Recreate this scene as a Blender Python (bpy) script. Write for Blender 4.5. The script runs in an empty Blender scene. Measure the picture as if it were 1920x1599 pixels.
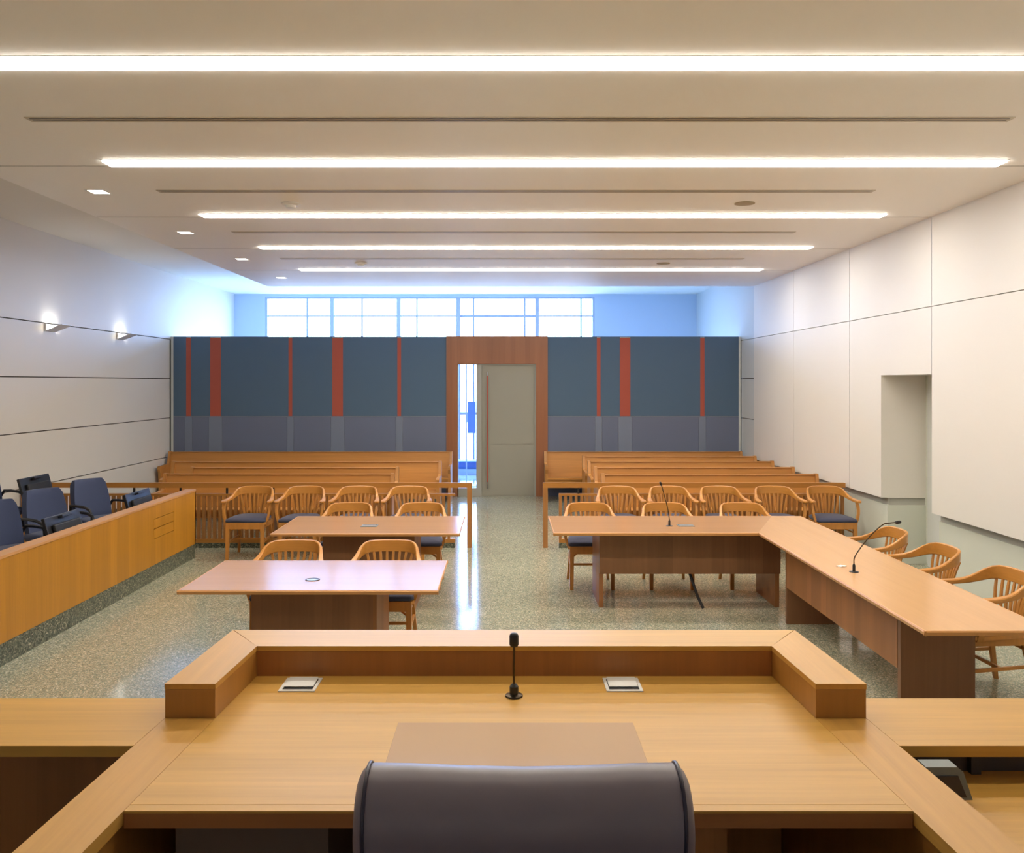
import bpy, bmesh, math, random
from mathutils import Vector, Matrix
random.seed(7)
C = bpy.context.scene.collection
PI = math.pi

# ------------------------------------------------------------------ materials
def lin(c):
    return tuple(((v/255)/12.92 if v/255 <= .04045 else ((v/255+.055)/1.055)**2.4) for v in c)

def new_mat(name):
    m = bpy.data.materials.new(name); m.use_nodes = True
    nt = m.node_tree
    return m, nt, nt.nodes['Principled BSDF']

def plain(name, rgb, rough=.5, metal=0, spec=.5, coat=0):
    m, nt, b = new_mat(name)
    b.inputs['Base Color'].default_value = (*lin(rgb), 1)
    b.inputs['Roughness'].default_value = rough
    b.inputs['Metallic'].default_value = metal
    b.inputs['Specular IOR Level'].default_value = spec
    b.inputs['Coat Weight'].default_value = coat
    # a faint procedural unevenness so no surface is dead flat
    tc = nt.nodes.new('ShaderNodeTexCoord'); n = nt.nodes.new('ShaderNodeTexNoise')
    n.inputs['Scale'].default_value = 3; n.inputs['Detail'].default_value = 3
    mr = nt.nodes.new('ShaderNodeMapRange')
    mr.inputs['To Min'].default_value = max(.02, rough*.93); mr.inputs['To Max'].default_value = min(1, rough*1.07)
    nt.links.new(tc.outputs['Object'], n.inputs['Vector']); nt.links.new(n.outputs['Fac'], mr.inputs['Value'])
    nt.links.new(mr.outputs['Result'], b.inputs['Roughness'])
    return m

def wood(name, rgb, axis='X', rough=.35, contrast=.22, strip=0, strip_axis='X', strip_var=.12, spec=.5):
    """fine straight grain running along AXIS; optional veneer strips of width STRIP across STRIP_AXIS"""
    m, nt, b = new_mat(name)
    L = nt.links
    tc = nt.nodes.new('ShaderNodeTexCoord')
    mp = nt.nodes.new('ShaderNodeMapping')
    s = {'X': (1.1, 28, 28), 'Y': (28, 1.1, 28), 'Z': (28, 28, 1.1)}[axis]
    mp.inputs['Scale'].default_value = s
    L.new(tc.outputs['Object'], mp.inputs['Vector'])
    n = nt.nodes.new('ShaderNodeTexNoise'); n.inputs['Scale'].default_value = 1.6; n.inputs['Detail'].default_value = 7; n.inputs['Roughness'].default_value = .62
    n2 = nt.nodes.new('ShaderNodeTexNoise'); n2.inputs['Scale'].default_value = .28; n2.inputs['Detail'].default_value = 3
    L.new(mp.outputs['Vector'], n.inputs['Vector']); L.new(mp.outputs['Vector'], n2.inputs['Vector'])
    add = nt.nodes.new('ShaderNodeMath'); add.operation = 'ADD'
    L.new(n.outputs['Fac'], add.inputs[0]); L.new(n2.outputs['Fac'], add.inputs[1])
    last = add.outputs[0]
    mr = nt.nodes.new('ShaderNodeMapRange')
    mr.inputs['From Min'].default_value = .62; mr.inputs['From Max'].default_value = 1.38
    mr.inputs['To Min'].default_value = 1-contrast; mr.inputs['To Max'].default_value = 1+contrast*.75
    L.new(last, mr.inputs['Value'])
    fac = mr.outputs['Result']
    if strip:
        sep = nt.nodes.new('ShaderNodeSeparateXYZ'); L.new(tc.outputs['Object'], sep.inputs['Vector'])
        d = nt.nodes.new('ShaderNodeMath'); d.operation = 'DIVIDE'; d.inputs[1].default_value = strip
        L.new(sep.outputs[strip_axis], d.inputs[0])
        f = nt.nodes.new('ShaderNodeMath'); f.operation = 'FLOOR'; L.new(d.outputs[0], f.inputs[0])
        w = nt.nodes.new('ShaderNodeTexWhiteNoise'); w.noise_dimensions = '1D'; L.new(f.outputs[0], w.inputs['W'])
        mr2 = nt.nodes.new('ShaderNodeMapRange'); mr2.inputs['To Min'].default_value = 1-strip_var; mr2.inputs['To Max'].default_value = 1+strip_var*.7
        L.new(w.outputs['Value'], mr2.inputs['Value'])
        mu = nt.nodes.new('ShaderNodeMath'); mu.operation = 'MULTIPLY'
        L.new(fac, mu.inputs[0]); L.new(mr2.outputs['Result'], mu.inputs[1]); fac = mu.outputs[0]
    vm = nt.nodes.new('ShaderNodeVectorMath'); vm.operation = 'SCALE'
    vm.inputs[0].default_value = lin(rgb)
    L.new(fac, vm.inputs['Scale'])
    L.new(vm.outputs['Vector'], b.inputs['Base Color'])
    b.inputs['Roughness'].default_value = rough
    b.inputs['Specular IOR Level'].default_value = spec
    return m

def terrazzo(name, cols, rough=.12, scale=85, spec=.5):
    m, nt, b = new_mat(name)
    L = nt.links
    tc = nt.nodes.new('ShaderNodeTexCoord')
    v = nt.nodes.new('ShaderNodeTexVoronoi'); v.inputs['Scale'].default_value = scale
    L.new(tc.outputs['Object'], v.inputs['Vector'])
    sep = nt.nodes.new('ShaderNodeSeparateColor'); L.new(v.outputs['Color'], sep.inputs['Color'])
    cr = nt.nodes.new('ShaderNodeValToRGB'); cr.color_ramp.interpolation = 'CONSTANT'
    els = cr.color_ramp.elements
    while len(els) < len(cols): els.new(.5)
    for e, (p, c) in zip(els, cols):
        e.position = p; e.color = (*lin(c), 1)
    L.new(sep.outputs['Red'], cr.inputs['Fac'])
    n = nt.nodes.new('ShaderNodeTexNoise'); n.inputs['Scale'].default_value = .8; n.inputs['Detail'].default_value = 2
    L.new(tc.outputs['Object'], n.inputs['Vector'])
    mr = nt.nodes.new('ShaderNodeMapRange'); mr.inputs['To Min'].default_value = .88; mr.inputs['To Max'].default_value = 1.12
    L.new(n.outputs['Fac'], mr.inputs['Value'])
    vm = nt.nodes.new('ShaderNodeVectorMath'); vm.operation = 'SCALE'
    L.new(cr.outputs['Color'], vm.inputs[0]); L.new(mr.outputs['Result'], vm.inputs['Scale'])
    L.new(vm.outputs['Vector'], b.inputs['Base Color'])
    b.inputs['Roughness'].default_value = rough; b.inputs['Specular IOR Level'].default_value = spec
    return m

def emitter(name, rgb, strength):
    m = bpy.data.materials.new(name); m.use_nodes = True; nt = m.node_tree
    nt.nodes.remove(nt.nodes['Principled BSDF'])
    e = nt.nodes.new('ShaderNodeEmission'); e.inputs['Color'].default_value = (*rgb, 1); e.inputs['Strength'].default_value = strength
    nt.links.new(e.outputs[0], nt.nodes['Material Output'].inputs['Surface'])
    return m

def glass(name, tint=(1, 1, 1), gloss=.08):
    m = bpy.data.materials.new(name); m.use_nodes = True; nt = m.node_tree
    nt.nodes.remove(nt.nodes['Principled BSDF'])
    t = nt.nodes.new('ShaderNodeBsdfTransparent'); t.inputs['Color'].default_value = (*tint, 1)
    g = nt.nodes.new('ShaderNodeBsdfGlossy'); g.inputs['Roughness'].default_value = .02
    mx = nt.nodes.new('ShaderNodeMixShader'); mx.inputs[0].default_value = gloss
    nt.links.new(t.outputs[0], mx.inputs[1]); nt.links.new(g.outputs[0], mx.inputs[2])
    nt.links.new(mx.outputs[0], nt.nodes['Material Output'].inputs['Surface'])
    return m

def fabric(name, rgb, rough=.85, scale=260, var=.12, sheen=.15):
    m, nt, b = new_mat(name)
    L = nt.links
    tc = nt.nodes.new('ShaderNodeTexCoord'); n = nt.nodes.new('ShaderNodeTexNoise')
    n.inputs['Scale'].default_value = scale; n.inputs['Detail'].default_value = 2
    L.new(tc.outputs['Object'], n.inputs['Vector'])
    mr = nt.nodes.new('ShaderNodeMapRange'); mr.inputs['To Min'].default_value = 1-var; mr.inputs['To Max'].default_value = 1+var
    L.new(n.outputs['Fac'], mr.inputs['Value'])
    vm = nt.nodes.new('ShaderNodeVectorMath'); vm.operation = 'SCALE'; vm.inputs[0].default_value = lin(rgb)
    L.new(mr.outputs['Result'], vm.inputs['Scale']); L.new(vm.outputs['Vector'], b.inputs['Base Color'])
    b.inputs['Roughness'].default_value = rough; b.inputs['Sheen Weight'].default_value = sheen
    b.inputs['Specular IOR Level'].default_value = .25
    return m

M = dict(
    ceil=plain('ceiling_paint', (251, 248, 244), .5, spec=.45),
    ceil_hi=plain('upper_ceiling_paint', (236, 234, 226), .85, spec=.2),
    wall=plain('cream_wall_panel', (226, 222, 214), .6, spec=.25),
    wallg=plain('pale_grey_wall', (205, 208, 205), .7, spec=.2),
    wains=plain('grey_green_wainscot', (206, 210, 198), .6, spec=.25),
    reveal=plain('dark_reveal', (176, 176, 168), .8, spec=.2),
    seam=plain('seam_shadow_gap', (90, 82, 72), .9, spec=.1),
    bluewall=plain('window_wall_blue', (186, 200, 216), .8, spec=.2),  # bluer and darker than the cream wall panels
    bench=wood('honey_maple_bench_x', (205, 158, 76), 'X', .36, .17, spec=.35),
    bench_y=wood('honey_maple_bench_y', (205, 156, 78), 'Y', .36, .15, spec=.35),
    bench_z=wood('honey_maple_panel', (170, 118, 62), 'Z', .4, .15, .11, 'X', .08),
    bench_face=wood('bench_parapet_face_shaded', (166, 110, 58), 'Z', .4, .15, .09, 'X', .06),  # darker than the bench top: shade on the inner face put into the colour
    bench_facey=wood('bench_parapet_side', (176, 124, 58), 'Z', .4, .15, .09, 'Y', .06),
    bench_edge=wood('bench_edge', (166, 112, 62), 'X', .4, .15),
    jury=wood('jury_rail_wood', (180, 124, 38), 'Z', .38, .16, .13, 'Y', .09),
    jury_cap=wood('jury_rail_cap', (194, 142, 88), 'Y', .35, .16, .9, 'Y', .09),
    table=wood('table_top_veneer', (184, 140, 98), 'X', .17, .06, spec=.14),
    table_y=wood('table_top_veneer_long', (202, 158, 112), 'Y', .19, .06, spec=.25),
    table_edge=wood('table_edge_wood', (206, 150, 88), 'X', .35, .12),
    table_base=wood('table_base_veneer', (134, 94, 64), 'Z', .4, .14, .12, 'X', .12),
    table_base_y=wood('table_base_strips', (158, 106, 64), 'Z', .4, .16, .105, 'Y', .16),
    pew=wood('pew_oak', (188, 131, 65), 'X', .38, .18),
    pew_end=wood('pew_oak_end', (180, 126, 64), 'Z', .38, .18),
    rail=wood('railing_wood', (176, 120, 54), 'X', .4, .14),
    rail_z=wood('railing_slat_wood', (166, 114, 62), 'Z', .4, .16, .068, 'X', .12),
    chairw=wood('armchair_wood', (190, 130, 62), 'Z', .3, .16),
    chairx=wood('armchair_bentwood', (192, 132, 60), 'X', .28, .16),
    portal=wood('portal_veneer', (150, 96, 64), 'Z', .4, .14, .09, 'X', .12),
    navy=fabric('navy_seat_cloth', (62, 66, 88)),
    juryblue=fabric('slate_blue_cloth', (66, 76, 106)),
    black=plain('black_plastic', (26, 26, 28), .38),
    blackmatte=plain('black_matte', (20, 20, 21), .6),
    screen=plain('dark_screen', (12, 13, 16), .15),
    leather=plain('dark_plum_leather', (122, 114, 124), .38, spec=.5),
    piping=plain('leather_piping', (50, 48, 66), .35),
    steel=plain('brushed_steel', (190, 192, 195), .3, 1),
    darkmetal=plain('dark_bronze', (78, 66, 50), .35, .8),
    alu=plain('aluminium_mullion', (168, 178, 196), .45, .1),
    door=plain('grey_beige_door', (150, 148, 136), .45),
    doorframe=plain('grey_door_frame', (160, 160, 152), .4),
    pull=wood('red_wood_pull', (170, 84, 66), 'Z', .35, .1),
    panel=fabric('slate_acoustic_cloth', (86, 108, 130), .9, 120, .05, .1),
    orange=fabric('orange_red_cloth', (172, 88, 72), .85, 120, .05, .1),
    lower=fabric('grey_violet_wainscot', (108, 116, 138), .75, 300, .08, .05),
    lowstrip=plain('blue_grey_strip', (118, 128, 148), .45),
    lowtrim=plain('pale_joint_trim', (120, 126, 140), .4),
    blotter=plain('tan_desk_pad', (176, 136, 86), .45),
    white=plain('white_plastic', (238, 238, 236), .4),
    offwhite=plain('off_white_paper', (238, 236, 232), .6),
    greyp=plain('grey_plastic', (120, 130, 130), .45),
    greydark=plain('dark_grey_panel', (62, 56, 54), .55),
    pedestal=plain('taupe_pedestal', (104, 90, 78), .55),
    carpet=fabric('platform_carpet', (76, 70, 66), .95, 90, .2),
    terr=terrazzo('terrazzo_floor', [(0, (122, 124, 106)), (.2, (144, 148, 130)), (.42, (164, 164, 142)), (.64, (186, 180, 154)), (.82, (130, 144, 128)), (.93, (214, 208, 188))], .11, 125),
    terrd=terrazzo('terrazzo_base', [(0, (58, 62, 52)), (.3, (90, 96, 82)), (.55, (116, 118, 100)), (.8, (72, 84, 74)), (.92, (170, 166, 144))], .3, 85),
    lamp=emitter('warm_lamp_lens', (1.0, .92, .80), 29),
    lampdim=emitter('dimmed_lamp_lens', (1.0, .91, .77), 10),
    lampspot=emitter('downlight_lens', (1.0, .88, .7), 10),
    sconce=emitter('sconce_lamp', (1.0, .95, .86), 42),
    glass=glass('clear_window_glass', (.97, .99, 1), .05),
    doorglass=glass('clear_door_glass', (.9, .96, 1), .07),
    slot=plain('black_slot', (22, 20, 18), .5),
    slotframe=plain('diffuser_frame', (196, 184, 164), .4),
    slotmetal=plain('diffuser_blade', (96, 88, 80), .18, .9),
)
MU = M

# ------------------------------------------------------------------ mesh builder
class MB:
    def __init__(s): s.bm = bmesh.new()
    def box(s, x0, x1, y0, y1, z0, z1, bev=0):
        g = bmesh.ops.create_cube(s.bm, size=1)
        vs = g['verts']
        for v in vs:
            v.co = Vector(((x0+x1)/2+v.co.x*(x1-x0), (y0+y1)/2+v.co.y*(y1-y0), (z0+z1)/2+v.co.z*(z1-z0)))
        if bev:
            es = list({e for v in vs for e in v.link_edges})
            bmesh.ops.bevel(s.bm, geom=es, offset=bev, segments=2, affect='EDGES', profile=.5)
        return s
    def obox(s, c, size, rot, bev=0):
        """box of SIZE centred at C turned by the 3x3 / euler ROT"""
        g = bmesh.ops.create_cube(s.bm, size=1); vs = g['verts']
        R = rot if isinstance(rot, Matrix) else Matrix.Rotation(rot, 3, 'Z')
        for v in vs:
            v.co = Vector(c)+R @ Vector((v.co.x*size[0], v.co.y*size[1], v.co.z*size[2]))
        if bev:
            es = list({e for v in vs for e in v.link_edges})
            bmesh.ops.bevel(s.bm, geom=es, offset=bev, segments=2, affect='EDGES', profile=.5)
        return s
    def bar(s, p0, p1, w0, d0, w1=None, d1=None, up=(0, 1, 0)):
        """square-section tapering bar from p0 to p1"""
        w1 = w0 if w1 is None else w1; d1 = d0 if d1 is None else d1
        p0, p1 = Vector(p0), Vector(p1)
        t = (p1-p0).normalized(); u = Vector(up); a = t.cross(u)
        if a.length < 1e-4: a = t.cross(Vector((1, 0, 0)))
        a.normalize(); b = a.cross(t).normalized()
        rings = []
        for p, w, d in ((p0, w0, d0), (p1, w1, d1)):
            rings.append([p+a*(sx*w/2)+b*(sy*d/2) for sx, sy in ((-1, -1), (1, -1), (1, 1), (-1, 1))])
        return s.loft(rings)
    def loft(s, rings, closed=True, cap=True):
        vr = [[s.bm.verts.new(p) for p in r] for r in rings]
        n = len(rings[0])
        for a, b in zip(vr, vr[1:]):
            for i in range(n if closed else n-1):
                j = (i+1) % n
                s.bm.faces.new((a[i], a[j], b[j], b[i]))
        if cap and closed:
            s.bm.faces.new(list(reversed(vr[0]))); s.bm.faces.new(vr[-1])
        return s
    def prism(s, poly, a0, a1, axis='Z'):
        def P(p, h):
            return {'Z': (p[0], p[1], h), 'X': (h, p[0], p[1]), 'Y': (p[0], h, p[1])}[axis]
        s.loft([[Vector(P(p, a0)) for p in poly], [Vector(P(p, a1)) for p in poly]])
        return s
    def tube(s, pts, r, n=8, r1=None, smooth=True):
        pts = [Vector(p) for p in pts]
        rings = []; prev = None
        for i, p in enumerate(pts):
            t = (pts[min(i+1, len(pts)-1)]-pts[max(i-1, 0)]).normalized()
            if prev is None:
                a = t.cross(Vector((0, 0, 1)))
                if a.length < 1e-3: a = t.cross(Vector((0, 1, 0)))
            else:
                a = prev-t*prev.dot(t)
            a.normalize(); prev = a; b = t.cross(a)
            rr = r if r1 is None else r+(r1-r)*i/(len(pts)-1)
            rings.append([p+(a*math.cos(k*2*PI/n)+b*math.sin(k*2*PI/n))*rr for k in range(n)])
        return s.loft(rings)
    def lathe(s, prof, n=20, c=(0, 0, 0)):
        c = Vector(c)
        rings = [[c+Vector((r*math.cos(k*2*PI/n), r*math.sin(k*2*PI/n), z)) for k in range(n)] for r, z in prof]
        return s.loft(rings)
    def build(s, name, mat, parent=None, smooth=False, angle=40):
        bmesh.ops.recalc_face_normals(s.bm, faces=s.bm.faces)
        me = bpy.data.meshes.new(name); s.bm.to_mesh(me); s.bm.free()
        me.materials.append(MU[mat] if isinstance(mat, str) else mat)
        if smooth:
            me.polygons.foreach_set('use_smooth', [True]*len(me.polygons))
            me.set_sharp_from_angle(angle=math.radians(angle))
        o = bpy.data.objects.new(name, me); C.objects.link(o)
        if parent: o.parent = parent
        return o

def B(x0, x1, y0, y1, z0, z1, bev=0): return MB().box(x0, x1, y0, y1, z0, z1, bev)
def tag(o, label, cat, group=None):
    o['label'] = label; o['category'] = cat
    if group: o['group'] = group
    return o
def thing(name, label, cat, loc=(0, 0, 0), rz=0, group=None):
    o = bpy.data.objects.new(name, None); C.objects.link(o)
    o.location = loc; o.rotation_euler = (0, 0, rz); o.empty_display_size = .1
    return tag(o, label, cat, group)
def struct(o): o['kind'] = 'structure'; return o
kids = {}
def dup(root, loc, rz, label=None, group=None):
    def cp(o, par):
        c = o.copy(); C.objects.link(c)
        if par: c.parent = par
        for ch in list(o.children): cp(ch, c)
        return c
    r = cp(root, None); r.location = loc; r.rotation_euler = (0, 0, rz)
    if label: r['label'] = label
    if group: r['group'] = group
    return r

# ------------------------------------------------------------------ camera
FPX = 1600.0
cam = bpy.data.cameras.new('camera'); co = bpy.data.objects.new('camera', cam); C.objects.link(co)
co.location = (0, 0, 2.1); co.rotation_euler = (PI/2, 0, 0)
cam.sensor_fit = 'HORIZONTAL'; cam.sensor_width = 36; cam.lens = FPX/1920*36
cam.shift_x = 12/1920; cam.shift_y = -81.5/1920
cam.clip_start = .05; cam.clip_end = 200
bpy.context.scene.camera = co

# ------------------------------------------------------------------ room shell
XL, XR, YB, YP, YE = -6.2, 4.36, -1.5, 15.8, 19.5
ZC, ZU = 3.8, 4.13
struct(B(XL-.3, XR+.9, YB-.1, YE+.1, -.12, 0).build('floor', 'terr'))
struct(B(-4.19, XR+.1, YB, 15.0, ZC, ZU).build('ceiling', 'ceil'))
struct(B(XL-.2, XR+.2, YB, YE+.1, ZU, ZU+.1).build('ceiling', 'ceil_hi'))

# control joints in the ceiling, level with each lamp slot
LY = [2.47+2.06*k for k in range(-1, 6)]
for k, y in enumerate(LY):
    if y < 2.4: continue
    j = MB().box(-4.19, -3.09, y+.088, y+.094, ZC-.0012, ZC)
    struct(j.build('trim_%d' % (2*k+1), 'seam'))
    j = MB().box(3.84, XR, y+.088, y+.094, ZC-.0012, ZC)
    struct(j.build('trim_%d' % (2*k+2), 'seam'))

# left wall: horizontal panels with open joints
wl = struct(B(XL-.15, XL-.03, YB, YE, 0, ZU).build('wall_left', 'seam'))
for z0, z1 in ((0, .735), (.749, 1.45), (1.464, 2.173), (2.187, 2.902)):
    B(XL-.03, XL, YB, YP-.05, z0, z1).build('wall_panel', 'wall', wl)
B(XL-.03, XL, YB, YE, 2.916, ZU).build('wall_panel', 'wall', wl)
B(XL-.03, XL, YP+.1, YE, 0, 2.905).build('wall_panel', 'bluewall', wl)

# right wall: panels hung in front, alcove, recessed wainscot
wr = MB()
X2 = XR+.10
wr.box(X2, X2+.1, YB, 8.655, 0, ZU); wr.box(X2, X2+.1, 9.99, YE, 0, ZU); wr.box(X2, X2+.1, 8.735, 9.99, 2.27, ZU)
wr = struct(wr.build('wall_right', 'seam'))
B(X2-.006, X2-.001, YB, 8.735, .685, .775).build('reveal_band', 'reveal', wr); B(X2-.006, X2-.001, 9.91, 15.0, .685, .775).build('reveal_band', 'reveal', wr)
cuts = [YB, .35, 2.44, 4.54, 6.63, 8.735, 10.82, 12.92, 15.0]
g = .006
for i, (a, b) in enumerate(zip(cuts, cuts[1:])):
    a0, b0 = a+g, b-g
    MB().prism([(a0, 2.889), (b0, 2.889), (b0, ZC), (a0, ZC)], XR, XR+.08, 'X').build('wall_panel', 'wall', wr)
    if abs(a-8.735) < .01:
        poly = [(9.91, .77), (b0, .77), (b0, 2.881), (a0, 2.881), (a0, 2.19), (9.91, 2.19)]
    else:
        poly = [(a0, .77), (b0, .77), (b0, 2.881), (a0, 2.881)]
    MB().prism(poly, XR, XR+.08, 'X').build('wall_panel', 'wall', wr)
    B(XR+.075, XR+.1, a0 if abs(a-8.735) > .01 else 9.91, b0, 0, .685).build('wainscot_panel', 'wains', wr)
# alcove lining
alc = MB().box(XR+.08, X2+.46, 9.91, 9.99, .765, 2.19)
alc.box(X2, X2+.46, 8.655, 8.735, 0, 2.19); alc.box(XR+.08, X2+.46, 8.735, 9.91, 2.19, 2.27)
alc.build('alcove_lining', 'wall', wr)
B(X2, X2+.46, 9.93, 9.99, .68, .765).build('alcove_reveal', 'reveal', wr)
B(XR+.1, X2+.46, 9.91, 9.99, 0, .68).build('alcove_wainscot', 'wains', wr)
B(X2+.42, X2+.5, 8.6, 10.0, 0, 2.3).build('alcove_back', 'wains', wr)
B(X2+.385, X2+.42, 8.735, 9.80, 0, 2.19).build('alcove_door_leaf', 'wallg', wr)
# strip past the corner, behind the last panel
for z0, z1 in ((0, .735), (.749, 1.45), (1.464, 2.173), (2.187, 2.881)):
    B(XR+.005, XR+.06, 15.004, YP, z0, z1).build('wall_panel', 'wallg', wr)
B(XR+.005, XR+.06, 15.004, YE, 2.889, ZU).build('wall_panel', 'wallg', wr)
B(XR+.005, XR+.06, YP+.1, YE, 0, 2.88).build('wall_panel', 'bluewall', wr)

# wall behind the camera
struct(B(XL-.2, XR+.2, YB-.1, YB, 0, ZU).build('wall_front', 'wall'))
struct(B(XL, XL+.012, YB, 15.7, 0, .1).build('baseboard_left', 'terrd'))

# exterior wall with the clerestory glazing
def wx(x): return (x-948)*YE/1600
mull = [wx(497), wx(622), wx(747), wx(859), wx(1007), wx(1115)]
we = MB()
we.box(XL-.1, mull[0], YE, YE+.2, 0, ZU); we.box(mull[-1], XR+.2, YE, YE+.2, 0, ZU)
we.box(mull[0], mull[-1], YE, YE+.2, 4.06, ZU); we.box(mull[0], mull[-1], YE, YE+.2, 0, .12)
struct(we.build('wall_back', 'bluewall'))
minor = [[wx(575)], [wx(678)], [wx(781)], [wx(888), wx(984)], [wx(1090)]]
for k in range(5):
    a, b = mull[k], mull[k+1]
    w = MB(); t = .045
    w.box(a, a+t, YE+.02, YE+.14, .12, 4.06); w.box(b-t, b, YE+.02, YE+.14, .12, 4.06)
    w.box(a+t, b-t, YE+.02, YE+.14, 4.03, 4.06); w.box(a+t, b-t, YE+.02, YE+.14, .12, .17)
    w.box(a+t, b-t, YE+.04, YE+.12, 2.72, 2.78)
    wo = struct(w.build('window_%d' % (k+1), 'alu'))
    m = MB(); mt = .02
    for x in minor[k]: m.box(x-mt, x+mt, YE+.06, YE+.1, .17, 4.03)
    h = .028 if k == 3 else .018
    m.box(a+t, b-t, YE+.055, YE+.105, 3.636-h, 3.636+h); m.box(a+t, b-t, YE+.055, YE+.105, 1.4-h, 1.4+h)
    m.build('muntin', 'alu', wo)
    B(a+t, b-t, YE+.075, YE+.081, .17, 4.03).build('pane', 'glass', wo)

# courtroom end wall (free-standing partition) with the panels on it
PX0, PX1, PO0, PO1, ZP = -6.15, 4.315, -1.096, .780, 2.96
pw = MB().box(PX0, PO0, YP+.02, YP+.14, 0, ZP-.005).box(PO1, PX1, YP+.02, YP+.14, 0, ZP-.005)
pw = struct(pw.build('wall_partition', 'wallg'))
def px(x): return (x-948)*YP/1600
stripes = [(349, 358), (394, 414), (541, 548), (623, 643), (745, 752), (1119, 1126), (1162, 1182), (1313, 1321)]
def fill(x0, x1, ss, z0, z1, gap=0):
    xs = x0; out = []
    for a, b in ss:
        out.append((xs, a)); xs = b
    out.append((xs, x1)); return out
for (x0, x1, ss) in ((PX0, PO0, stripes[:5]), (PO1, PX1, stripes[5:])):
    S = [(px(a), px(b)) for a, b in ss]
    for a, b in fill(x0, x1, S, 0, 0):
        B(a, b, YP, YP+.02, 1.487, ZP-.004).build('acoustic_panel', 'panel', pw)
    for a, b in S:
        B(a, b, YP-.001, YP+.02, 1.487, ZP-.02).build('stripe', 'orange', pw)['label'] = 'orange-red vertical stripe'
    S2 = [(a-.03, b+.03) for a, b in S]
    for a, b in fill(x0, x1, S2, 0, 0):
        B(a, b, YP, YP+.02, .0, 1.473).build('lower_panel', 'lower', pw)
    for a, b in S2:
        B(a+.004, b-.004, YP-.001, YP+.02, .0, 1.473).build('lower_strip', 'lowstrip', pw)
    B(x0, x1, YP-.003, YP+.02, 1.474, 1.486).build('joint_trim', 'lowtrim', pw)
    B(x0, x1, YP, YP+.14, ZP-.004, ZP).build('top_cap', 'panel', pw)
struct(B(PX1, PX1+.035, YP-.01, YP+.15, 0, ZP).build('trim_20', 'wallg'))
struct(B(PX0-.045, PX0, YP-.01, YP+.15, 0, ZP).build('trim_21', 'wallg'))

# wooden portal with door and sidelight
O0, O1, OZ = px(858), px(1005), 2.455
d1 = MB().box(PO0, O0, YP-.02, YP+.16, 0, ZP+.005).box(O1, PO1, YP-.02, YP+.16, 0, ZP+.005).box(O0, O1, YP-.02, YP+.16, OZ, ZP+.005)
d1 = struct(d1.build('door_1', 'portal'))
GX1, DX0, DX1 = px(893), px(903), px(1002)
f = MB()
f.box(GX1, DX0, YP+.02, YP+.10, 0, OZ); f.box(DX1, O1, YP+.02, YP+.10, 0, OZ); f.box(DX0, DX1, YP+.02, YP+.1, 2.425, OZ)
f.box(O0, O0+.012, YP+.02, YP+.10, 0, OZ); f.box(O0, GX1, YP+.02, YP+.10, 0, .155); f.box(O0, GX1, YP+.02, YP+.1, 2.44, OZ)
f.build('door_frame', 'doorframe', d1)
leaf = MB()
for z0, z1 in ((.02, .955), (.961, 1.62), (1.626, 2.42)): leaf.box(DX0+.006, DX1-.004, YP+.05, YP+.095, z0, z1)
leaf.box(DX0, DX1, YP+.056, YP+.09, .0, 2.425)
leaf = leaf.build('door_leaf', 'door', d1)
hx = px(914)
B(hx-.012, hx+.012, YP-.02, YP+.004, .27, 2.24, .005).build('pull_bar', 'pull', leaf)
MB().tube([(hx, YP-.008, .15), (hx, YP-.008, .27)], .014).box(hx-.008, hx+.008, YP, YP+.05, .18, .21).build('pull_end', 'steel', leaf)
MB().tube([(hx, YP-.008, 2.24), (hx, YP-.008, 2.31)], .014).box(hx-.008, hx+.008, YP, YP+.05, 2.26, 2.29).build('pull_end', 'steel', leaf)
B(O0+.012, GX1, YP+.055, YP+.061, .155, 2.44).build('sidelight_pane', 'doorglass', d1)

# ------------------------------------------------------------------ ceiling fittings
def ordinal(k): return ['first', 'second', 'third', 'fourth', 'fifth', 'sixth'][k]
seen = 0
for k, y in enumerate(LY):
    if y < 2: continue
    t = thing('ceiling_light', '', 'light', (.375, y, ZC), 0, 'linear ceiling lights')
    if y < 3:
        t['label'] = 'long recessed ceiling light slot above the judge\'s desk, out of the frame'
    else:
        seen += 1
        t['label'] = ['longest glowing ceiling light strip, crossing the whole ceiling nearest the judge\'s desk',
                      'glowing ceiling light strip, second from the judge\'s desk, ends visible at both sides',
                      'glowing ceiling light strip, the middle one of five, just beyond the round ceiling discs',
                      'glowing ceiling light strip, next to last before the clerestory windows',
                      'shortest-looking glowing ceiling light strip, closest to the clerestory windows'][seen-1]
    hx0 = 3.455
    fr = MB().box(-hx0, hx0, -.098, -.088, -.003, 0).box(-hx0, hx0, .088, .098, -.003, 0).box(-hx0-.01, -hx0, -.098, .098, -.003, 0).box(hx0, hx0+.01, -.098, .098, -.003, 0)
    fr.build('frame', 'white', t)
    B(-hx0, hx0, -.077, .077, -.012, 0).build('diffuser', 'lamp' if y > 3 else 'lampdim', t)
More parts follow.
